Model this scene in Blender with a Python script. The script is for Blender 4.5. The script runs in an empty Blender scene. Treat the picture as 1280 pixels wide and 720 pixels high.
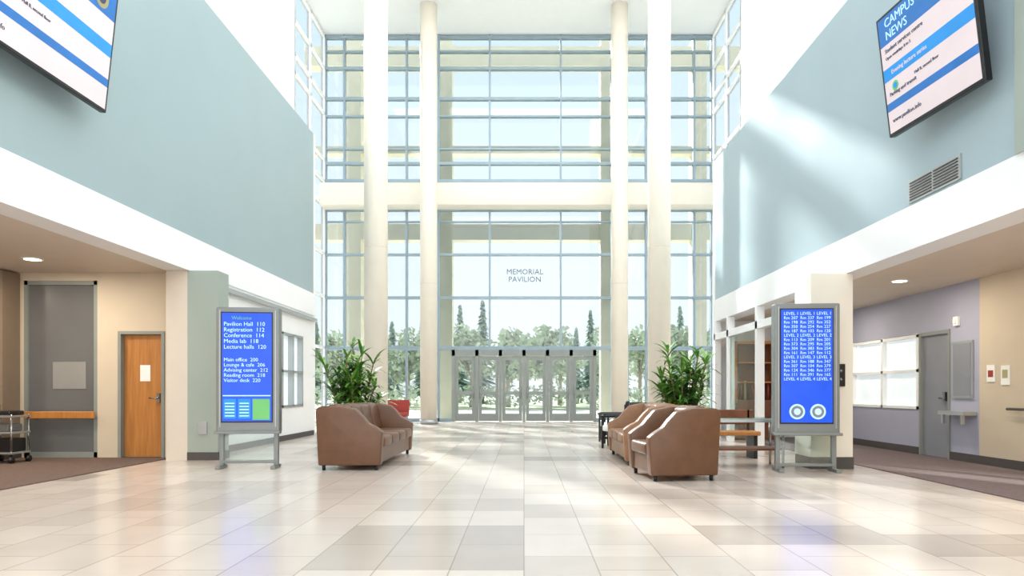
import bpy, bmesh, math, random
from mathutils import Vector, Matrix
random.seed(7)
S=bpy.context.scene
F=850.0; H=1.1

# ---------------------------------------------------------------- materials
def lin(c):
    return tuple((x/12.92 if x<=0.04045 else ((x+0.055)/1.055)**2.4) for x in c)
MATS={}
def mat(name,col,rough=0.5,metal=0.0,var=0.05,scale=3.0,emit=0.0,coat=0.0,bump=0.0,bscale=60):
    if name in MATS: return MATS[name]
    m=bpy.data.materials.new(name); m.use_nodes=True
    nt=m.node_tree; b=nt.nodes['Principled BSDF']
    c=lin(col)
    tc=nt.nodes.new('ShaderNodeTexCoord'); n=nt.nodes.new('ShaderNodeTexNoise'); n.inputs['Scale'].default_value=scale
    n.inputs['Detail'].default_value=4
    r=nt.nodes.new('ShaderNodeValToRGB')
    r.color_ramp.elements[0].position=0.3; r.color_ramp.elements[1].position=0.7
    r.color_ramp.elements[0].color=tuple(x*(1-var) for x in c)+(1,)
    r.color_ramp.elements[1].color=tuple(min(1,x*(1+var)) for x in c)+(1,)
    nt.links.new(tc.outputs['Object'],n.inputs['Vector']); nt.links.new(n.outputs['Fac'],r.inputs['Fac'])
    nt.links.new(r.outputs['Color'],b.inputs['Base Color'])
    b.inputs['Roughness'].default_value=rough; b.inputs['Metallic'].default_value=metal
    b.inputs['Coat Weight'].default_value=coat
    if emit>0:
        nt.links.new(r.outputs['Color'],b.inputs['Emission Color']); b.inputs['Emission Strength'].default_value=emit
    if bump>0:
        n2=nt.nodes.new('ShaderNodeTexNoise'); n2.inputs['Scale'].default_value=bscale
        bp=nt.nodes.new('ShaderNodeBump'); bp.inputs['Strength'].default_value=bump; bp.inputs['Distance'].default_value=0.01
        nt.links.new(tc.outputs['Object'],n2.inputs['Vector']); nt.links.new(n2.outputs['Fac'],bp.inputs['Height']); nt.links.new(bp.outputs['Normal'],b.inputs['Normal'])
    MATS[name]=m; return m
def glassmat(name,tint,gloss=0.08):
    m=bpy.data.materials.new(name); m.use_nodes=True; nt=m.node_tree; nt.nodes.clear()
    o=nt.nodes.new('ShaderNodeOutputMaterial'); t=nt.nodes.new('ShaderNodeBsdfTransparent'); g=nt.nodes.new('ShaderNodeBsdfGlossy')
    mx=nt.nodes.new('ShaderNodeMixShader'); mx.inputs[0].default_value=gloss
    t.inputs[0].default_value=tint+(1,); g.inputs['Roughness'].default_value=0.03
    nt.links.new(t.outputs[0],mx.inputs[1]); nt.links.new(g.outputs[0],mx.inputs[2]); nt.links.new(mx.outputs[0],o.inputs[0])
    return m
WHITE=mat('white_paint',(0.95,0.95,0.945),0.55,var=0.01)
CREAM=mat('cream_paint',(0.91,0.88,0.82),0.5,var=0.02)
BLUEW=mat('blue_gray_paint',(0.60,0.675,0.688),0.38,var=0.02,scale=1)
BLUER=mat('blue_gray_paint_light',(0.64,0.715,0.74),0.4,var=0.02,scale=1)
GGRAY=mat('green_gray_paint',(0.62,0.66,0.62),0.5,var=0.02)
BEIGE=mat('beige_paint',(0.80,0.74,0.65),0.6,var=0.02)
CEILB=mat('soffit_paint',(0.85,0.80,0.74),0.7,var=0.02)
LAV=mat('lavender_paint',(0.66,0.66,0.73),0.6,var=0.02)
BASE=mat('rubber_base',(0.30,0.28,0.27),0.6)
ALU=mat('brushed_aluminium',(0.72,0.73,0.73),0.35,metal=0.8,var=0.03)
KIOSKM=mat('kiosk_frame_metal',(0.52,0.53,0.52),0.4,metal=0.5,var=0.04)
MULL=mat('mullion_metal',(0.56,0.63,0.67),0.4,metal=0.2)
DOORG=mat('door_frame_metal',(0.54,0.56,0.54),0.45,metal=0.1)
STEEL=mat('steel',(0.6,0.6,0.6),0.25,metal=1.0)
BLACK=mat('black_plastic',(0.07,0.07,0.08),0.35)
LEATH=mat('brown_leather',(0.40,0.265,0.17),0.38,var=0.14,scale=6,bump=0.15,bscale=90)
LEATH2=mat('tan_leather',(0.56,0.40,0.27),0.42,var=0.1,scale=6,bump=0.15,bscale=90)
LEAFM=mat('leaf',(0.30,0.50,0.18),0.4,var=0.35,scale=9)
LEAFM2=mat('leaf_light',(0.48,0.66,0.29),0.4,var=0.25,scale=9)
CANE=mat('cane',(0.50,0.42,0.28),0.7)
POT=mat('planter_ceramic',(0.62,0.50,0.40),0.4)
SOIL=mat('soil',(0.2,0.14,0.1),0.9,var=0.3,scale=30)
FROST=mat('frosted_panel',(0.40,0.40,0.40),0.25,var=0.06,scale=1.5)
PAPER=mat('paper',(0.93,0.93,0.91),0.7)
GREYD=mat('gray_door_paint',(0.52,0.53,0.56),0.5)
GOLD=mat('gold_seal',(0.62,0.58,0.42),0.5,emit=0.15)
GREEN=mat('green_graphic',(0.40,0.68,0.40),0.5,emit=0.3)
TEAL=mat('teal_graphic',(0.12,0.52,0.80),0.5,emit=0.3)
SBLUE=mat('screen_blue',(0.04,0.27,0.76),0.3,emit=0.6,var=0.12)
TBLUE=mat('screen_header_blue',(0.10,0.40,0.68),0.3,emit=0.25,var=0.08)
SCREAM=mat('screen_cream',(0.85,0.79,0.80),0.3,emit=0.18,var=0.02)
STEXT=mat('screen_text',(0.68,0.83,1.0),0.4,emit=0.45)
DTEXT=mat('dark_text',(0.25,0.28,0.38),0.5)
RED=mat('red_fabric',(0.62,0.22,0.18),0.7)
LAMP=mat('lamp_lens',(1.0,0.93,0.8),0.4,emit=6)
EXTC=mat('exterior_cream',(0.95,0.92,0.81),0.7,var=0.03)
WOODD=mat('dark_wood',(0.42,0.24,0.14),0.45,var=0.25,scale=5)
GL=glassmat('facade_glass',(0.605,0.635,0.65),0.04)
GCL=glassmat('clear_glass',(0.86,0.92,0.90),0.10)
GWH=mat('glowing_glass',(0.92,0.96,0.98),0.2,emit=0.35)  # opaque pale panes; light from behind is put in as a glow

def woodmat():
    m=bpy.data.materials.new('maple_wood'); m.use_nodes=True; nt=m.node_tree; b=nt.nodes['Principled BSDF']
    tc=nt.nodes.new('ShaderNodeTexCoord'); mp=nt.nodes.new('ShaderNodeMapping'); mp.inputs['Scale'].default_value=(12,12,0.8)
    n=nt.nodes.new('ShaderNodeTexNoise'); n.inputs['Scale'].default_value=2.5; n.inputs['Detail'].default_value=6
    r=nt.nodes.new('ShaderNodeValToRGB'); r.color_ramp.elements[0].position=.3; r.color_ramp.elements[1].position=.7
    r.color_ramp.elements[0].color=lin((0.66,0.42,0.19))+(1,); r.color_ramp.elements[1].color=lin((0.74,0.50,0.25))+(1,)
    nt.links.new(tc.outputs['Object'],mp.inputs[0]); nt.links.new(mp.outputs[0],n.inputs['Vector']); nt.links.new(n.outputs['Fac'],r.inputs[0]); nt.links.new(r.outputs[0],b.inputs['Base Color'])
    b.inputs['Roughness'].default_value=.35
    return m
WOOD=woodmat()
def tilemat():
    m=bpy.data.materials.new('stone_tile'); m.use_nodes=True; nt=m.node_tree; b=nt.nodes['Principled BSDF']; L=nt.links
    tc=nt.nodes.new('ShaderNodeTexCoord'); sx=nt.nodes.new('ShaderNodeSeparateXYZ'); cx=nt.nodes.new('ShaderNodeCombineXYZ')
    L.new(tc.outputs['Object'],sx.inputs[0]); L.new(sx.outputs['Y'],cx.inputs['X']); L.new(sx.outputs['X'],cx.inputs['Y'])
    def brick(w,h,ms,bias,c1,c2,cm):
        br=nt.nodes.new('ShaderNodeTexBrick'); L.new(cx.outputs[0],br.inputs['Vector'])
        br.offset=0.5; br.inputs['Scale'].default_value=1.0; br.inputs['Brick Width'].default_value=w; br.inputs['Row Height'].default_value=h
        br.inputs['Mortar Size'].default_value=ms; br.inputs['Mortar Smooth'].default_value=0.2; br.inputs['Bias'].default_value=bias
        br.inputs['Color1'].default_value=lin(c1)+(1,); br.inputs['Color2'].default_value=lin(c2)+(1,); br.inputs['Mortar'].default_value=lin(cm)+(1,)
        return br
    br=brick(0.70,0.46,.005,-.3,(0.83,0.775,0.725),(0.77,0.71,0.66),(0.66,0.60,0.55))
    bb=brick(0.70,1.38,0.0,-.58,(1,1,1),(0.50,0.465,0.44),(1,1,1))
    n=nt.nodes.new('ShaderNodeTexNoise'); n.inputs['Scale'].default_value=2.0; n.inputs['Detail'].default_value=8; L.new(tc.outputs['Object'],n.inputs['Vector'])
    mr=nt.nodes.new('ShaderNodeMapRange'); mr.inputs[3].default_value=.90; mr.inputs[4].default_value=1.08; L.new(n.outputs['Fac'],mr.inputs[0])
    mx=nt.nodes.new('ShaderNodeMix'); mx.data_type='RGBA'; mx.blend_type='MULTIPLY'; mx.inputs[0].default_value=1
    m2=nt.nodes.new('ShaderNodeMix'); m2.data_type='RGBA'; m2.blend_type='MULTIPLY'; m2.inputs[0].default_value=1
    L.new(br.outputs['Color'],mx.inputs[6]); L.new(mr.outputs[0],mx.inputs[7]); L.new(mx.outputs[2],m2.inputs[6]); L.new(bb.outputs['Color'],m2.inputs[7]); L.new(m2.outputs[2],b.inputs['Base Color'])
    b.inputs['Roughness'].default_value=.27; b.inputs['Coat Weight'].default_value=.35; b.inputs['Coat Roughness'].default_value=.14
    return m
TILE=tilemat()
CARP=mat('carpet_brown',(0.40,0.32,0.28),0.95,var=0.15,scale=20,bump=0.4,bscale=200)
CARP2=mat('carpet_plum',(0.42,0.36,0.36),0.95,var=0.15,scale=20,bump=0.4,bscale=200)

# ---------------------------------------------------------------- builder
class MB:
    def __init__(s,name,loc=(0,0,0),rot=0.0):
        s.name=name; s.bm=bmesh.new(); s.mats=[]; s.loc=loc; s.rot=rot
    def mi(s,m):
        if m not in s.mats: s.mats.append(m)
        return s.mats.index(m)
    def merge(s,tmp,m,M=None,smooth=False):
        if M is not None: tmp.transform(M)
        i=s.mi(m); vm={}
        for v in tmp.verts: vm[v]=s.bm.verts.new(v.co)
        for f in tmp.faces:
            try:
                nf=s.bm.faces.new([vm[v] for v in f.verts]); nf.material_index=i; nf.smooth=smooth
            except ValueError: pass
        tmp.free()
    def box(s,x0,x1,y0,y1,z0,z1,m,bev=0.0,seg=2,M=None,smooth=False):
        t=bmesh.new(); bmesh.ops.create_cube(t,size=1)
        for v in t.verts:
            v.co=Vector(((x0+x1)/2+v.co.x*(x1-x0),(y0+y1)/2+v.co.y*(y1-y0),(z0+z1)/2+v.co.z*(z1-z0)))
        if bev>0: bmesh.ops.bevel(t,geom=t.edges[:],offset=bev,segments=seg,affect='EDGES',profile=0.5)
        s.merge(t,m,M,smooth or bev>0.02); return s
    def cyl(s,p0,p1,r0,m,r1=None,seg=20,smooth=True):
        if r1 is None:r1=r0
        p0=Vector(p0);p1=Vector(p1);d=p1-p0
        t=bmesh.new(); bmesh.ops.create_cone(t,cap_ends=True,segments=seg,radius1=r0,radius2=r1,depth=d.length)
        q=d.to_track_quat('Z','Y').to_matrix().to_4x4()
        s.merge(t,m,Matrix.Translation((p0+p1)/2)@q,smooth); return s
    def prism(s,prof,a0,a1,m,axis='Y',bev=0.0,M=None,smooth=False):
        t=bmesh.new(); n=len(prof)
        def P(u,z,a): return (u,a,z) if axis=='Y' else (a,u,z)
        A=[t.verts.new(P(u,z,a0)) for u,z in prof]; B=[t.verts.new(P(u,z,a1)) for u,z in prof]
        t.faces.new(A); t.faces.new(B[::-1])
        for i in range(n): t.faces.new([A[i],B[i],B[(i+1)%n],A[(i+1)%n]])
        bmesh.ops.recalc_face_normals(t,faces=t.faces)
        if bev>0: bmesh.ops.bevel(t,geom=t.edges[:],offset=bev,segments=3,affect='EDGES',profile=0.5)
        s.merge(t,m,M,smooth); return s
    def quad(s,pts,m):
        vs=[s.bm.verts.new(p) for p in pts]; f=s.bm.faces.new(vs); f.material_index=s.mi(m); return s
    def text(s,body,size,m,M,align='LEFT',ext=0.002):
        c=bpy.data.curves.new('t','FONT'); c.body=body; c.size=size; c.extrude=ext; c.align_x=align; c.resolution_u=2
        o=bpy.data.objects.new('t',c); S.collection.objects.link(o)
        dg=bpy.context.evaluated_depsgraph_get(); me=bpy.data.meshes.new_from_object(o.evaluated_get(dg))
        t=bmesh.new(); t.from_mesh(me); s.merge(t,m,M); bpy.data.objects.remove(o); return s
    def done(s,auto=True):
        me=bpy.data.meshes.new(s.name); 
        bmesh.ops.recalc_face_normals(s.bm,faces=s.bm.faces)
        s.bm.to_mesh(me); s.bm.free()
        for m in s.mats: me.materials.append(m)
        o=bpy.data.objects.new(s.name,me); S.collection.objects.link(o); o.location=s.loc; o.rotation_euler=(0,0,s.rot)
        return o

# ---------------------------------------------------------------- room dims
WL=-5.42; WR=4.64
YB=-4.0; YF=25.3
ZC=14.4
XL=-7.4; XR=7.0
zbL,ztL,zuL=3.06,3.62,7.75
zbR,ztR,zuR=2.80,3.32,6.72
YEL=17.5; YER=16.5
YG=22.0

# floor
MB('floor').box(-12.2,9.0,YB,YF+.2,-0.2,0,TILE).done()
MB('carpet_floor').box(-12,-5.85,YB,11.3,0.0,0.012,CARP).done()
MB('carpet_floor').box(5.0,6.9,YB,16.4,0.0,0.012,CARP2).done()

# left walls
w=MB('wall_left')
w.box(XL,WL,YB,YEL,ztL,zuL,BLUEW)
w.box(WL-0.35,WL+0.03,YB,YEL,zbL,ztL,WHITE)
w.box(XL-.2,XL,YB,YEL,zuL,ZC,WHITE)
w.done()
# right walls
w=MB('wall_right')
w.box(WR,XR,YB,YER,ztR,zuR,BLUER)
w.box(WR-.03,WR+.35,YB,YER,zbR,ztR,WHITE)
w.box(XR,XR+.2,YB,YER,zuR,ZC,WHITE)
w.box(WR-.06,WR,YB,6.35,ztR,zuR,GGRAY)
w.done()
# side alcove ceilings
MB('ceiling_left').box(-12,WL-.35,YB,11.3,zbL+.02,zbL+.3,CEILB).done()
MB('ceiling_right').box(WR+.35,6.9,YB,YER,zbR+.02,zbR+.3,CEILB).done()
# left alcove outer and back walls
MB('wall_left_outer').box(-12.2,-12,YB,11.5,0,zbL+.3,BEIGE).done()
w=MB('wall_left_back')
w.box(-12,-8.31,11.3,11.5,0,zbL+.02,BEIGE)
w.box(-8.31,-7.09,11.42,11.5,0,zbL+.02,BEIGE)
w.box(-8.31,-7.09,11.3,11.42,2.95,zbL+.02,BEIGE)
w.box(-7.09,-6.74,11.3,11.5,0,zbL+.02,BEIGE)
w.box(-6.74,-5.97,11.3,11.5,2.11,zbL+.02,BEIGE)
w.box(-5.97,-5.77,11.3,11.5,0,zbL+.02,BEIGE)
w.done()
# left pier
p=MB('pier_left'); p.box(-5.765,-5.42,10.95,11.49,0,zbL-.005,CEILB); p.box(-5.42,-4.93,10.95,11.35,0,zbL-.005,GGRAY)
p.box(-5.42,-4.915,10.935,11.36,0,.13,BASE)
p.box(-5.25,-5.10,10.93,10.95,.42,.62,ALU); p.done()
# lower left wall beyond pier with glazed display frames
w=MB('wall_left_lower')
w.box(WL-.2,WL,11.5,YEL,0,.75,WHITE); w.box(WL-.2,WL,11.5,YEL,2.45,zbL,WHITE)
for a,b in ((11.5,11.8),(13.2,13.5),(14.9,15.2),(16.6,YEL)): w.box(WL-.2,WL,a,b,.75,2.45,WHITE)
w.box(WL,WL+.02,11.5,YEL,0,.12,BASE)
w.done()
for i,(a,b) in enumerate(((11.8,13.2),(13.5,14.9),(15.2,16.6))):
    g=MB('window_%d'%(i+4)); g.box(WL-.12,WL-.10,a,b,.75,2.45,GWH)
    for z in (.75,1.55,2.40): g.box(WL-.14,WL+.03,a,b,z,z+.05,ALU)
    for y in (a,(a+b)/2,b-.05): g.box(WL-.14,WL+.03,y,y+.05,.75,2.45,ALU)
    g.done()
MB('trim_1').box(WL+.03,WL+.10,11.4,YEL,2.9,2.98,ALU).done()
MB('wall_left_return').box(XL,WL,YEL,YEL+.15,0,zuL,WHITE).done()
MB('wall_right_return').box(WR,XR,YER,YER+.15,0,zuR,WHITE).done()
MB('wall_left_far').box(XL-.2,XL,YEL,YG,0,ZC,WHITE).done()
MB('wall_right_far').box(XR,XR+.2,YER,YG,0,ZC,WHITE).done()
# right alcove wall X=6.9
xw=6.9
w=MB('wall_right_outer')
w.box(xw,xw+.1,YB,10.3,0,zbR+.3,BEIGE)
w.box(xw,xw+.1,10.3,11.0,0,zbR+.3,LAV)
w.box(xw,xw+.1,11.0,11.85,2.12,zbR+.3,LAV)
w.box(xw,xw+.1,11.85,14.3,2.12,zbR+.3,LAV); w.box(xw,xw+.1,11.85,14.3,0,.8,LAV)
w.box(xw,xw+.1,14.3,YER,0,zbR+.3,LAV)
w.done()
MB('baseboard_right').box(xw-.02,xw,YB,11.0,0.012,.14,BASE).box(xw-.02,xw,11.87,YER,0.012,.14,BASE).done()
g=MB('window_7'); g.box(xw+.06,xw+.08,11.87,14.28,.8,2.12,GWH)
for y in (11.87,13.05,14.22): g.box(xw-.02,xw+.1,y,y+.06,.8,2.12,WHITE)
for z in (.8,1.45,2.06): g.box(xw-.02,xw+.1,11.87,14.28,z,z+.05,WHITE)
g.done()
d=MB('door_8'); d.box(xw+.03,xw+.08,11.04,11.81,.015,2.06,GREYD); 
d.box(xw-.02,xw+.1,11.0,11.05,.012,2.12,DOORG); d.box(xw-.02,xw+.1,11.8,11.85,.012,2.12,DOORG); d.box(xw-.02,xw+.1,11.05,11.8,2.06,2.12,DOORG)
d.box(xw,xw+.1,11.05,11.8,.0,.018,BASE)
d.box(xw-.03,xw+.03,11.10,11.16,.95,1.1,STEEL); d.cyl((xw-.02,11.13,1.0),(xw-.02,11.28,1.0),.012,STEEL); d.box(xw+.085,xw+.1,11.05,11.8,.012,2.06,BLACK); d.done()
MB('wall_panel').box(xw-.03,xw,10.42,10.92,1.0,1.9,ALU).box(xw-.035,xw-.03,10.46,10.88,1.04,1.86,GREYD).done()
MB('wall_shelf').box(xw-.22,xw,10.35,10.98,.74,.80,ALU).box(xw-.2,xw-.16,10.4,10.44,.6,.74,ALU).box(xw-.2,xw-.16,10.88,10.92,.6,.74,ALU).done()
MB('wall_notice').box(xw-.015,xw,9.95,10.12,1.25,1.5,PAPER).box(xw-.017,xw-.015,9.98,10.09,1.32,1.42,RED).done()
MB('wall_notice').box(xw-.015,xw,9.65,9.82,1.2,1.48,PAPER).box(xw-.017,xw-.015,9.68,9.79,1.3,1.42,GOLD).done()
MB('wall_handrail').cyl((xw-.08,8.2,.86),(xw-.08,9.6,.86),.02,STEEL).cyl((xw-.08,8.4,.86),(xw,8.4,.86),.012,STEEL).cyl((xw-.08,9.5,.86),(xw,9.5,.86),.012,STEEL).done()
s=MB('strobe_alarm'); s.box(xw-.05,xw,10.75,10.87,2.15,2.3,WHITE,.01); s.box(xw-.07,xw-.05,10.78,10.84,2.19,2.26,PAPER); s.done()
# right pier
p=MB('pier_right'); p.box(4.10,WR,9.72,10.25,0,zbR-.005,CREAM); p.box(4.09,WR+.07,9.71,10.26,0,.17,BASE); p.box(WR,WR+.06,9.72,10.25,0,zbR-.005,CREAM); p.done()
c=MB('elevator_call_panel'); c.box(4.46,4.58,9.69,9.718,1.18,1.50,BLACK,.005); c.cyl((4.52,9.68,1.40),(4.52,9.70,1.40),.022,STEEL); c.cyl((4.52,9.68,1.28),(4.52,9.70,1.28),.022,STEEL); c.done()
# storefront frame on right beyond pier
f=MB('storefront_frame')
for y in (11.4,13.4,15.3,16.35): f.box(WR-.05,WR+.1,y,y+.12,0,zbR-.005,WHITE)
f.box(WR-.05,WR+.1,11.4,16.45,2.35,2.5,WHITE)
f.box(WR-.0,WR+.02,13.52,15.3,.1,2.35,GCL)
f.done()
c=MB('display_cabinet',(5.35,15.9,0.012))
c.box(-.5,.5,-.25,.25,0,.9,WOODD,.01); c.box(-.5,-.44,-.25,.25,.9,2.2,WOOD); c.box(.44,.5,-.25,.25,.9,2.2,WOOD); c.box(-.5,.5,.2,.25,.9,2.2,WOODD); c.box(-.5,.5,-.25,.25,2.2,2.26,WOOD)
for z in (1.3,1.75): c.box(-.44,.44,-.2,.2,z,z+.03,WOOD)
for i in range(9): c.cyl((-.38+i*.09,-.05,.9),(-.38+i*.09,-.05,1.15+.1*(i%3)),.025,(RED,WOODD,GOLD,BLACK)[i%4])
c.done()

# left alcove contents
d=MB('door_7'); d.box(-6.69,-6.02,11.38,11.43,.015,2.06,WOOD,.004); d.box(-6.74,-6.69,11.28,11.5,.012,2.11,DOORG); d.box(-6.02,-5.97,11.28,11.5,.012,2.11,DOORG); d.box(-6.69,-6.02,11.28,11.5,2.06,2.11,DOORG)
d.box(-6.12,-6.08,11.34,11.38,.92,1.08,STEEL); d.cyl((-6.10,11.34,1.0),(-6.10,11.30,1.0),.012,STEEL); d.cyl((-6.10,11.31,1.0),(-6.24,11.31,1.0),.011,STEEL)
d.box(-6.42,-6.25,11.372,11.38,1.28,1.55,PAPER); d.box(-6.69,-6.02,11.44,11.5,.012,2.06,BLACK); d.box(-6.69,-6.02,11.3,11.44,.0,.018,BASE); d.done()
g=MB('frosted_glass_partition'); g.box(-8.27,-7.13,11.34,11.36,.1,2.9,FROST)
g.box(-8.31,-8.25,11.3,11.4,0.012,2.95,DOORG); g.box(-7.15,-7.09,11.3,11.4,0.012,2.95,DOORG); g.box(-8.31,-7.09,11.3,11.4,0.012,.1,DOORG); g.box(-8.31,-7.09,11.3,11.4,2.88,2.95,DOORG)
g.box(-7.85,-7.3,11.33,11.34,1.15,1.6,ALU); g.done()
h=MB('wooden_handrail'); h.box(-8.25,-7.09,11.2,11.25,.66,.78,WOOD,.012)
for x in (-8.1,-7.65,-7.2): h.cyl((x,11.25,.7),(x,11.34,.7),.012,STEEL)
h.done()
MB('pillar').box(-8.75,-8.36,10.9,11.28,0.012,zbL+.0,mat('taupe_paint',(0.50,0.43,0.36),.6)).box(-8.77,-8.34,10.88,11.29,0.012,.15,BASE).done()
# folding cart
c=MB('utility_cart',(-8.0,10.5,.012))
for x in (-.22,.22):
    for y in (-.18,.18):
        c.cyl((x,y,.1),(x,y,.75),.014,STEEL); c.cyl((x-.02,y,.05),(x+.02,y,.05),.05,BLACK)
for z in (.14,.45,.7): c.box(-.24,.24,-.2,.2,z,z+.03,ALU,.005)
c.box(-.2,.2,-.16,.16,.17,.38,BLACK,.02); c.box(-.2,.15,-.15,.15,.48,.6,FROST,.02); c.box(-.18,.18,-.15,.15,.73,.8,BLACK,.02)
c.cyl((-.24,-.18,.88),(-.24,.18,.88),.014,STEEL); c.cyl((-.24,-.18,.7),(-.24,-.18,.88),.012,STEEL); c.cyl((-.24,.18,.7),(-.24,.18,.88),.012,STEEL)
c.done()
MB('strobe_alarm').box(-5.92,-5.82,11.25,11.3,2.1,2.3,WHITE,.01).box(-5.89,-5.85,11.23,11.25,2.15,2.25,PAPER).done()
# downlights
def downlight(x,y,z,e=40,r=.11):
    o=MB('recessed_downlight',(x,y,z)); o.cyl((0,0,-.012),(0,0,.0),r+.03,WHITE,seg=28); o.cyl((0,0,-.016),(0,0,-.012),r,LAMP,seg=28); ob=o.done()
    l=bpy.data.lights.new('lamp','AREA'); l.shape='DISK'; l.size=r*2; l.energy=e; l.color=(1,.9,.75)
    lo=bpy.data.objects.new('lamp',l); S.collection.objects.link(lo); lo.parent=ob; lo.location=(0,0,-.03)
for x,y in ((-7.3,10.1),(-7.3,7.2),(-9.6,9.5),(-9.6,6),(-7.3,4)): downlight(x,y,zbL+.02,40)
for x,y in ((5.8,10.5),(5.8,7.5),(5.8,13.5),(5.8,4.5)): downlight(x,y,zbR+.02,26,.1)
MB('smoke_detector',(-6.9,7.9,zbL+.02)).cyl((0,0,-.05),(0,0,0),.08,WHITE,r1=.1).done()

# ceiling with unseen roof openings added to let in sky fill
c=MB('ceiling')
c.box(XL-.2,XR+.2,21.2,YF+.2,ZC,ZC+.4,WHITE)
c.box(XL-.2,XL+1.0,YB,21.2,ZC,ZC+.4,WHITE); c.box(XR-1.0,XR+.2,YB,21.2,ZC,ZC+.4,WHITE)
for y in (YB,1,6,11.5,17.2): c.box(XL+1,XR-1,y,y+.7,ZC,ZC+.4,WHITE)
c.done()

# columns
def column(x,y,r,top=ZC):
    c=MB('column',(x,y,0)); c.cyl((0,0,0),(0,0,top),r,CREAM,seg=48); c.cyl((0,0,0),(0,0,.15),r+.02,ALU,seg=48)
    for z in (4.8,9.6): c.cyl((0,0,z),(0,0,z+.015),r+.004,CEILB,seg=48)
    c.done()
column(-3.81,17.5,.30); column(3.48,17.5,.29); column(-3.28,23.4,.29); column(3.29,23.4,.29)

# ---------------- facade
px=lambda p:(p-655)*YF/F
pz=lambda y:H+(490-y)*YF/F
w=MB('window_1')
xs=[XL,px(430),px(508),px(548),px(612),px(701),px(765),px(808),px(868),XR]
for i,x in enumerate(xs):
    if x in (xs[4],xs[5]):
        w.box(x-.035,x+.035,YF,YF+.16,2.75,ZC,MULL)
    else: w.box(x-.04,x+.04,YF,YF+.16,0,ZC,MULL)
for y,t in ((46,.05),(64,.03),(85,.05),(123,.05),(145,.03),(186,.025),(204,.05),(226,.06),(262,.05),(277,.025),(318,.04),(372,.05)):
    w.box(XL,XR,YF-.01,YF+.17,pz(y)-t,pz(y)+t,MULL)
w.box(XL,XR,YF-.02,YF+.18,2.66,2.8,MULL)
w.box(XL,px(565),YF,YF+.16,0,.12,MULL); w.box(px(745),XR,YF,YF+.16,0,.12,MULL)
for x in (px(470),px(528),px(785),px(838)): w.box(x-.03,x+.03,YF,YF+.16,0,2.66,MULL)
w.box(XL,XR,YF+.07,YF+.085,2.8,ZC,GL)
w.box(XL,px(565),YF+.07,YF+.085,.12,2.66,GL); w.box(px(745),XR,YF+.07,YF+.085,.12,2.66,GL)
w.done()
MB('crossbeam').box(XL,XR,YF-.75,YF-.03,7.86,8.67,CREAM,.03).done()
# side glazing
for nm,X,Y0 in (('window_2',XL,YG),('window_3',XR,YG)):
    w=MB(nm); x0,x1=(X-.14,X) if X<0 else (X,X+.14)
    n=2
    for i in range(n+1):
        y=Y0+(YF-Y0)*i/n; w.box(x0,x1,y-.04,y+.04,0,ZC,WHITE)
    for z in (0,2.7,4.6,6.2,8.0,8.9,9.7,11.4,12.0,13.1,ZC-.12): w.box(x0,x1,Y0,YF,z,z+.1,WHITE)
    xm=(x0+x1)/2; w.box(xm-.007,xm+.007,Y0,YF,0.1,ZC-.1,GL); w.done()
# entry doors
xd0,xd1=px(567),px(743); n=6; dw=(xd1-xd0)/n
fr=MB('entry_door_frame')
for i in range(n+1):
    x=xd0+dw*i; fr.box(x-.06,x+.06,YF-.12,YF-.02,0,2.66,DOORG)
fr.box(xd0-.06,xd1+.06,YF-.12,YF-.02,2.44,2.66,DOORG); fr.done()
for i in range(n):
    a=xd0+dw*i+.065; b=xd0+dw*(i+1)-.065
    d=MB('door_%d'%(i+1)); y0,y1=YF-.08,YF-.03
    d.box(a,a+.12,y0,y1,.02,2.43,DOORG); d.box(b-.12,b,y0,y1,.02,2.43,DOORG)
    d.box(a+.12,b-.12,y0,y1,.02,.30,DOORG); d.box(a+.12,b-.12,y0,y1,2.28,2.43,DOORG); d.box(a+.12,b-.12,y0-.02,y1,1.0,1.12,DOORG)
    d.box(a+.12,b-.12,y0+.02,y0+.03,.30,2.30,GL)
    hx=(b-.06) if i%2==0 else (a+.06)
    d.cyl((hx,y0-.05,.85),(hx,y0-.05,1.3),.014,STEEL); d.cyl((hx,y0-.05,.9),(hx,y0,.9),.01,STEEL); d.cyl((hx,y0-.05,1.25),(hx,y0,1.25),.01,STEEL)
    d.done()
R90=Matrix.Rotation(math.radians(90),4,'X')
s=MB('lettering_sign')
s.text('MEMORIAL\nPAVILION',.28,mat('sign_letters',(0.40,0.44,0.48),.5),Matrix.Translation((px(656),YF-.03,pz(343)))@R90,'CENTER',.012)
s.done()

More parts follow.
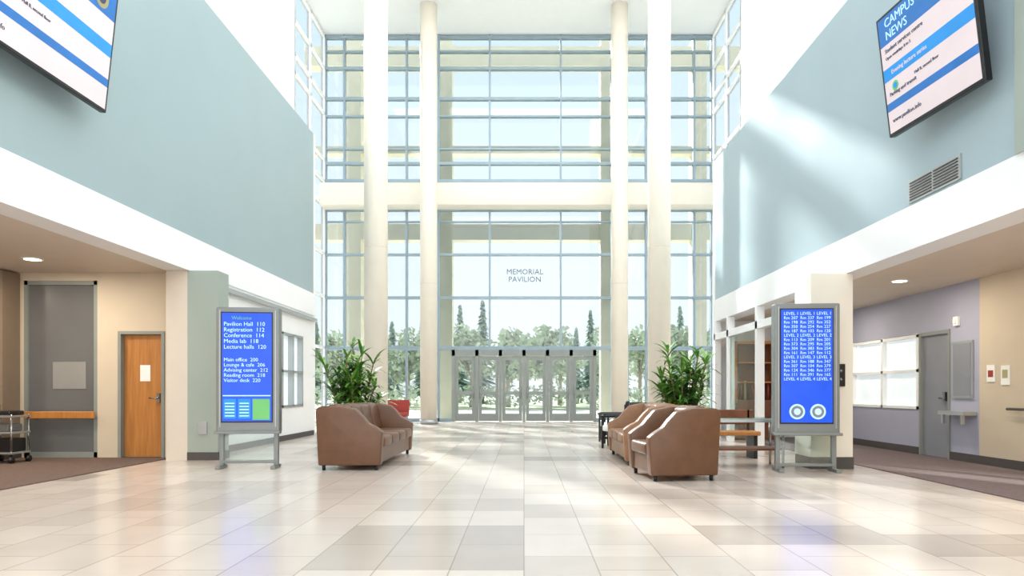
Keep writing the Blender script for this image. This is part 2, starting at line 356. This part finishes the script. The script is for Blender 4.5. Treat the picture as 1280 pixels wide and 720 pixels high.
# exterior
EX=28.2
e=MB('exterior_colonnade')
for x in (-7.0,-3.25,3.45,7.2): e.box(x-.30,x+.30,EX-.3,EX+.3,-.1,15.6,EXTC)
for z0,z1 in ((14.5,15.3),(10.9,11.2),(7.35,8.0)): e.box(-9,9,EX-.28,EX+.28,z0,z1,EXTC)
e.done()
MB('ground').box(-150,150,YF+.2,220,-.3,-.1,mat('pavement',(0.86,0.85,0.81),.9,var=.08,scale=.3)).done()
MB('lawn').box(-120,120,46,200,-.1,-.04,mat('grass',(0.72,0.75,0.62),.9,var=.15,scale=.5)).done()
TL=mat('tree_foliage',(0.76,0.80,0.72),.8,var=.3,scale=1.2); TL2=mat('conifer_foliage',(0.68,0.75,0.70),.8,var=.3,scale=1.2); TR=mat('bark',(0.66,0.60,0.55),.9)  # tree colours lightened to stand for haze and overexposure
def leafcloud(o,c,r,n,m,sz):
    for _ in range(n):
        d=Vector((random.gauss(0,1),random.gauss(0,1),random.gauss(0,1))).normalized()*r*random.uniform(.45,1.05)
        p=Vector(c)+d; a=Vector((random.uniform(-1,1),random.uniform(-1,1),random.uniform(-1,1))).normalized(); b=a.cross(Vector((random.random(),random.random(),1))).normalized()
        k=sz*random.uniform(.6,1.3); o.quad([p-a*k-b*k*.6,p+a*k-b*k*.6,p+a*k+b*k*.6,p-a*k+b*k*.6],m)
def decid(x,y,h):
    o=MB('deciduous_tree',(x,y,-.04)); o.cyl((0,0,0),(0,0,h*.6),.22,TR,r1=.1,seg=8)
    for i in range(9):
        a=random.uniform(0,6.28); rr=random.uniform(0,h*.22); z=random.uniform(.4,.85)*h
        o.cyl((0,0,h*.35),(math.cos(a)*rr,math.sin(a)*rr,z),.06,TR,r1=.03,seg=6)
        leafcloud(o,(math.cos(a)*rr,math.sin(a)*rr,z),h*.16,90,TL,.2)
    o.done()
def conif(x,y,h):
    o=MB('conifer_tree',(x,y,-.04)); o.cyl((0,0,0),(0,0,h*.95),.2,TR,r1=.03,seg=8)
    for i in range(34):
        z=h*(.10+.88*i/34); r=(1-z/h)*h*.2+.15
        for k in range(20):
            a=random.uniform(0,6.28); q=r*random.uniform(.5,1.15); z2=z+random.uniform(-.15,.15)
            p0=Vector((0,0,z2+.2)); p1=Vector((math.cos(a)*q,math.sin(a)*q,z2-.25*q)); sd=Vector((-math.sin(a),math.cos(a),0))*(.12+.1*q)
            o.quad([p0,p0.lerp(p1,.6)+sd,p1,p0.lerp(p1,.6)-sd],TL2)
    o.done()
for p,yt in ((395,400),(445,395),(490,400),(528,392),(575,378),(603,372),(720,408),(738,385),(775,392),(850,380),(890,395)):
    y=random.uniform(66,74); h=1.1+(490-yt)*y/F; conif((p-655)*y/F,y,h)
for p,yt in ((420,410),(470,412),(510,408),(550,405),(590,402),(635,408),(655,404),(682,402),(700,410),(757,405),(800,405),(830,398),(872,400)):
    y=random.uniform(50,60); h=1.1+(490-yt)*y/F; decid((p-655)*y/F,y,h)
hd=MB('hedge',(0,46.5,0))
for i in range(60): leafcloud(hd,(-24+i*.8,0,.88),.72,60,TL,.13)
hd.done()

# ---------------- furniture
def sofa(x,y,L,face,mt,D=.92,name='leather_sofa',rot=0.0):
    o=MB(name,(x,y,0),rot)
    f=face
    def P(pr): return [(f*u,z) for u,z in pr]
    arm=[(0.02,.07),(-.02,.84),(.02,.89),(.10,.905),(.34,.90),(.54,.86),(.64,.76),(.72,.66),(D-.08,.60),(D,.54),(D-.03,.07)]
    o.prism(P(arm),0,.16,mt,bev=.022,smooth=True); o.prism(P(arm),L-.16,L,mt,bev=.022,smooth=True)
    back=[(0.0,.10),(-.015,.84),(.04,.90),(.20,.90),(.34,.45),(.34,.10)]
    o.prism(P(back),.14,L-.14,mt,bev=.02,smooth=True)
    a,b=sorted((f*.05,f*(D-.05))); o.box(a,b,.13,L-.13,.09,.32,mt,.015)
    n=max(1,round((L-.3)/.62)); cw=(L-.32)/n
    for i in range(n):
        y0=.16+cw*i
        a,b=sorted((f*.28,f*(D+.0))); o.box(a,b,y0+.006,y0+cw-.006,.31,.47,mt,.045,3)
        cb=[(.20,.46),(.10,.91),(.20,.93),(.30,.88),(.40,.47)]
        o.prism(P(cb),y0+.01,y0+cw-.01,mt,bev=.03,smooth=True)
    for u in (.08,D-.1):
        for yy in (.08,L-.08): o.cyl((f*u,yy,0),(f*u,yy,.08),.025,BLACK)
    return o.done()
sofa(-2.90,9.5,2.7,1,LEATH)
sofa(2.42,8.4,1.0,-1,LEATH,.90,'leather_armchair',math.radians(7))
sofa(2.40,10.1,2.0,-1,LEATH2)
def lounge(x,y,face):
    o=MB('lounge_chair',(x,y,0),face)
    for sx in (-.3,.3):
        o.box(sx-.02,sx+.02,-.3,-.26,0,.62,BLACK,.005); o.box(sx-.02,sx+.02,.26,.30,0,.82,BLACK,.005); o.box(sx-.03,sx+.03,-.32,.30,.6,.64,BLACK,.01); o.box(sx-.02,sx+.02,-.3,.3,.18,.22,BLACK)
    o.box(-.28,.28,-.3,.26,.34,.46,PAPER,.03,3); o.prism([(.18,.42),(.30,.90),(.38,.90),(.28,.42)],-.28,.28,BLACK,axis='X',bev=.02)
    o.done()
lounge(1.9,13.1,math.radians(-70)); lounge(2.0,14.2,math.radians(-90)); lounge(2.0,15.3,math.radians(-100))
t=MB('glass_console_table',(3.25,10.1,0))
t.box(-.55,.55,-.3,.3,.70,.72,GCL); t.box(-.55,.55,-.3,.3,.66,.70,ALU,.005)
t.box(-.5,.5,-.26,.26,.25,.28,WOODD,.005)
for x in (-.5,.5):
    for y in (-.26,.26): t.cyl((x,y,0),(x,y,.66),.018,STEEL)
t.done()
b=MB('wooden_bench',(3.3,11.4,0)); b.box(-.6,.6,-.22,.22,.38,.45,WOOD,.015)
b.box(-.6,.6,.18,.23,.55,.80,WOODD,.015)
for x in (-.52,.52): b.box(x-.03,x+.03,-.2,.2,0,.38,BLACK,.005); b.box(x-.02,x+.02,.18,.22,.38,.8,BLACK,.005)
b.done()
b=MB('red_bench',(-4.25,20.5,0)); b.box(-.75,.75,-.25,.25,.36,.48,RED,.03,3); b.prism([(.18,.45),(.24,.86),(.30,.86),(.27,.45)],-.75,.75,RED,axis='X',bev=.02)
for x in (-.6,.6): b.box(x-.03,x+.03,-.2,.25,0,.36,STEEL,.005)
b.done()

# plants
def plant(x,y,top,r,n_st,seed):
    random.seed(seed)
    o=MB('potted_palm',(x,y,0))
    o.cyl((0,0,0),(0,0,.55),.22,POT,r1=.30,seg=32); o.cyl((0,0,.52),(0,0,.57),.32,POT,r1=.32,seg=32); o.cyl((0,0,.55),(0,0,.575),.28,SOIL,seg=24)
    for s in range(n_st):
        a=random.uniform(0,6.28); q=random.uniform(.03,.18); hgt=random.uniform(1.0,top*.92)
        lean=random.uniform(.05,r*.7); b0=Vector((math.cos(a)*q,math.sin(a)*q,.55)); b1=Vector((math.cos(a)*(q+lean),math.sin(a)*(q+lean),hgt))
        o.cyl(b0,b1,.016,CANE,r1=.010,seg=8)
        for k in range(36):
            t=random.uniform(.3,1.0); p=b0.lerp(b1,t); an=random.uniform(0,6.28)
            ln=random.uniform(.26,.46)*(r/.5); up=random.uniform(.15,1.1) if t<.9 else random.uniform(.6,1.8)
            d=Vector((math.cos(an),math.sin(an),up)).normalized(); sd=d.cross(Vector((0,0,1))).normalized()
            m=LEAFM if random.random()<.5 else LEAFM2; prev=None; N=5; wd=random.uniform(.018,.034)
            pos=p.copy(); dd=d.copy()
            for j in range(N+1):
                f=j/N; ww=wd*math.sin(math.pi*(.12+.86*f))+.001
                A=o.bm.verts.new(pos-sd*ww); B=o.bm.verts.new(pos+sd*ww)
                if prev:
                    fc=o.bm.faces.new([prev[0],prev[1],B,A]); fc.material_index=o.mi(m); fc.smooth=True
                prev=(A,B); pos=pos+dd*(ln/N); dd=(dd+Vector((0,0,-.22))).normalized()
    o.done()
plant(-3.25,13.0,2.35,.56,22,3); plant(2.95,12.6,2.1,.54,22,5)

# kiosks
def kiosk(x,y,rot,kind):
    o=MB('directory_kiosk',(x,y,0),rot); w=.44
    o.box(-w,w,-.07,.10,.52,2.32,KIOSKM,.02,2)
    o.box(-w+.05,-w+.06,-.075,-.069,.60,2.28,ALU); o.box(w-.06,w-.05,-.075,-.069,.60,2.28,ALU)
    o.box(-w+.07,w-.09,-.078,-.068,.66,2.25,BLACK); o.box(-w+.085,w-.105,-.082,-.076,.68,2.235,SBLUE)
    for sx in (-w+.06,w-.06):
        o.box(sx-.03,sx+.03,-.02,.05,.04,.55,KIOSKM,.005); o.box(sx-.035,sx+.035,-.20,.14,.0,.045,KIOSKM,.008)
    o.box(-w+.09,w-.09,0,.015,.10,.5,GCL)
    o.box(-w-.02,w+.02,-.12,-.02,.50,.54,KIOSKM,.008)
    o.box(-w+.06,w-.06,-.03,.03,.07,.11,KIOSKM,.006)
    def T(u,z): return Matrix.Translation((u,-.083,z))@R90
    if kind=='L':
        o.text('Welcome',.07,GREEN,T(-.22,2.14)); 
        o.text('Pavilion Hall  110\nRegistration  112\nConference  114\nMedia lab  118\nLecture halls  120',.082,STEXT,T(-.33,2.05))
        o.text('Main office  200\nLounge & cafe  206\nAdvising center  212\nReading room  218\nVisitor desk  220',.074,STEXT,T(-.33,1.54))
        o.box(-w+.10,w-.12,-.084,-.081,1.04,1.055,STEXT)
        o.box(-.33,-.16,-.085,-.081,.72,1.0,TEAL); o.box(-.13,.04,-.085,-.081,.72,1.0,TEAL); o.box(.07,.31,-.087,-.081,.70,1.0,GREEN)
        for i in range(5): o.box(-.31,-.18,-.087,-.084,.75+i*.045,.765+i*.045,STEXT); o.box(-.11,.02,-.087,-.084,.75+i*.045,.765+i*.045,STEXT)
    else:
        for cx in (-.25,-.03,.19):
            o.text('\n'.join(['Rm %d'%random.randint(100,400) if i%5 else 'LEVEL %d'%(i//5+1) for i in range(16)]),.060,STEXT,T(cx-.07,2.16))
        for cx in (-.14,.14):
            o.cyl((cx,-.081,.83),(cx,-.085,.83),.105,STEXT,seg=32,smooth=False); o.cyl((cx,-.083,.83),(cx,-.087,.83),.080,GREYD,seg=32,smooth=False); o.cyl((cx,-.083,.83),(cx,-.089,.83),.045,STEXT,seg=24,smooth=False)
    return o.done()
kiosk(-3.98,9.85,math.radians(6),'L'); kiosk(3.90,9.42,math.radians(-4),'R')

# wall TVs
def tv(org,u,v,wallx,mir):
    org=Vector(org);u=Vector(u);v=Vector(v);W=u.length;Hh=v.length
    U=u.normalized(); N=U.cross(v).normalized(); V=N.cross(U)
    M=Matrix(((U.x,V.x,N.x,org.x),(U.y,V.y,N.y,org.y),(U.z,V.z,N.z,org.z),(0,0,0,1)))
    o=MB('wall_television')
    o.box(0,W,0,Hh,-.08,0,BLACK,.01,M=M); b=.035
    def R(u0,u1,v0,v1,m,k=1): o.box(b+(W-2*b)*u0,b+(W-2*b)*u1,b+(Hh-2*b)*v0,b+(Hh-2*b)*v1,.0,.0015*k,m,M=M)
    R(0,1,0,1,SCREAM); R(0,1,.76,1,TBLUE,2); R(0,1,.45,.56,TEAL,2); R(0,1,.19,.26,TBLUE,2)
    def T(uu,vv,k=3): return M@Matrix.Translation((b+(W-2*b)*uu,b+(Hh-2*b)*vv,.0015*k))
    o.text('CAMPUS\nNEWS',Hh*.10,STEXT,T(.08,.90))
    o.text('Student services centre',Hh*.05,DTEXT,T(.05,.69)); o.text('Open weekdays 8 to 5',Hh*.035,DTEXT,T(.05,.63))
    o.text('Evening lecture series',Hh*.05,SCREAM,T(.10,.49))
    o.text('Hall B, second floor',Hh*.035,DTEXT,T(.36,.36)); o.text('Parking and transit',Hh*.045,DTEXT,T(.05,.31)); o.text('www.pavilion.info',Hh*.05,DTEXT,T(.05,.08))
    for cu,cv,cr,cm in ((.88,.88,.085,GOLD),(.13,.38,.04,GREEN)):
        t=bmesh.new(); bmesh.ops.create_circle(t,cap_ends=True,segments=32,radius=Hh*cr); o.merge(t,cm,T(cu,cv,4))
        t=bmesh.new(); bmesh.ops.create_circle(t,cap_ends=True,segments=32,radius=Hh*cr*.6); o.merge(t,DTEXT if cm is GOLD else TEAL,T(cu,cv,5))
    c=M@Vector((W/2,Hh/2,-.08)); 
    o.box(W/2-.2,W/2+.2,Hh/2-.2,Hh/2+.2,-.1,-.08,STEEL,M=M)
    sgn=-1 if wallx<0 else 1
    o.cyl(c,(wallx-sgn*.01,c.y,c.z-.05),.04,BLACK)
    x0,x1=sorted((wallx-sgn*.002,wallx-sgn*.03)); o.box(x0,x1,c.y-.15,c.y+.15,c.z-.2,c.z+.1,BLACK)
    o.done()
tv((-5.12,6.0,4.5),(.02,2.3,0),(.16,0,1.45),WL,False)
tv((4.32,8.04,4.1),(.12,-1.5,0),(-.17,-.02,1.37),WR,True)
g=MB('vent_grille'); g.box(WR-.02,WR,7.2,8.18,3.36,3.63,ALU)
for k in range(7): g.box(WR-.028,WR-.02,7.24,7.67,3.385+k*.033,3.40+k*.033,BASE); g.box(WR-.028,WR-.02,7.71,8.14,3.385+k*.033,3.40+k*.033,BASE)
g.done()

# ---------------- light
W=bpy.data.worlds.new('World'); S.world=W; W.use_nodes=True; nt=W.node_tree; bg=nt.nodes['Background']
tc=nt.nodes.new('ShaderNodeTexCoord'); sx=nt.nodes.new('ShaderNodeSeparateXYZ'); r=nt.nodes.new('ShaderNodeValToRGB')
nt.links.new(tc.outputs['Generated'],sx.inputs[0]); nt.links.new(sx.outputs['Z'],r.inputs[0]); nt.links.new(r.outputs[0],bg.inputs[0])
r.color_ramp.elements[0].position=0.05; r.color_ramp.elements[0].color=(1,1,1,1); r.color_ramp.elements[1].position=.5; r.color_ramp.elements[1].color=(.76,.89,1,1)
e2=r.color_ramp.elements.new(.9); e2.color=(.9,.95,1,1)
bg.inputs[1].default_value=2.25
sl=bpy.data.lights.new('sun','SUN'); sl.energy=21; sl.angle=math.radians(2.5); sl.color=(1,.965,.91)
so=bpy.data.objects.new('sun',sl); S.collection.objects.link(so)
az=math.radians(27); el=math.radians(29)
dv=Vector((math.sin(az)*math.cos(el),-math.cos(az)*math.cos(el),-math.sin(el)))
so.rotation_euler=dv.to_track_quat('-Z','Y').to_euler(); so.location=(-10,40,30)
S.view_settings.view_transform='Standard'; S.view_settings.look='None'; S.view_settings.exposure=0.22

cam=bpy.data.cameras.new('camera'); co=bpy.data.objects.new('camera',cam); S.collection.objects.link(co); S.camera=co
co.location=(0,0,H); co.rotation_euler=(math.radians(90),0,0); cam.sensor_width=36; cam.lens=F/1280*36
cam.shift_x=-15/1280; cam.shift_y=130/1280; cam.clip_end=500
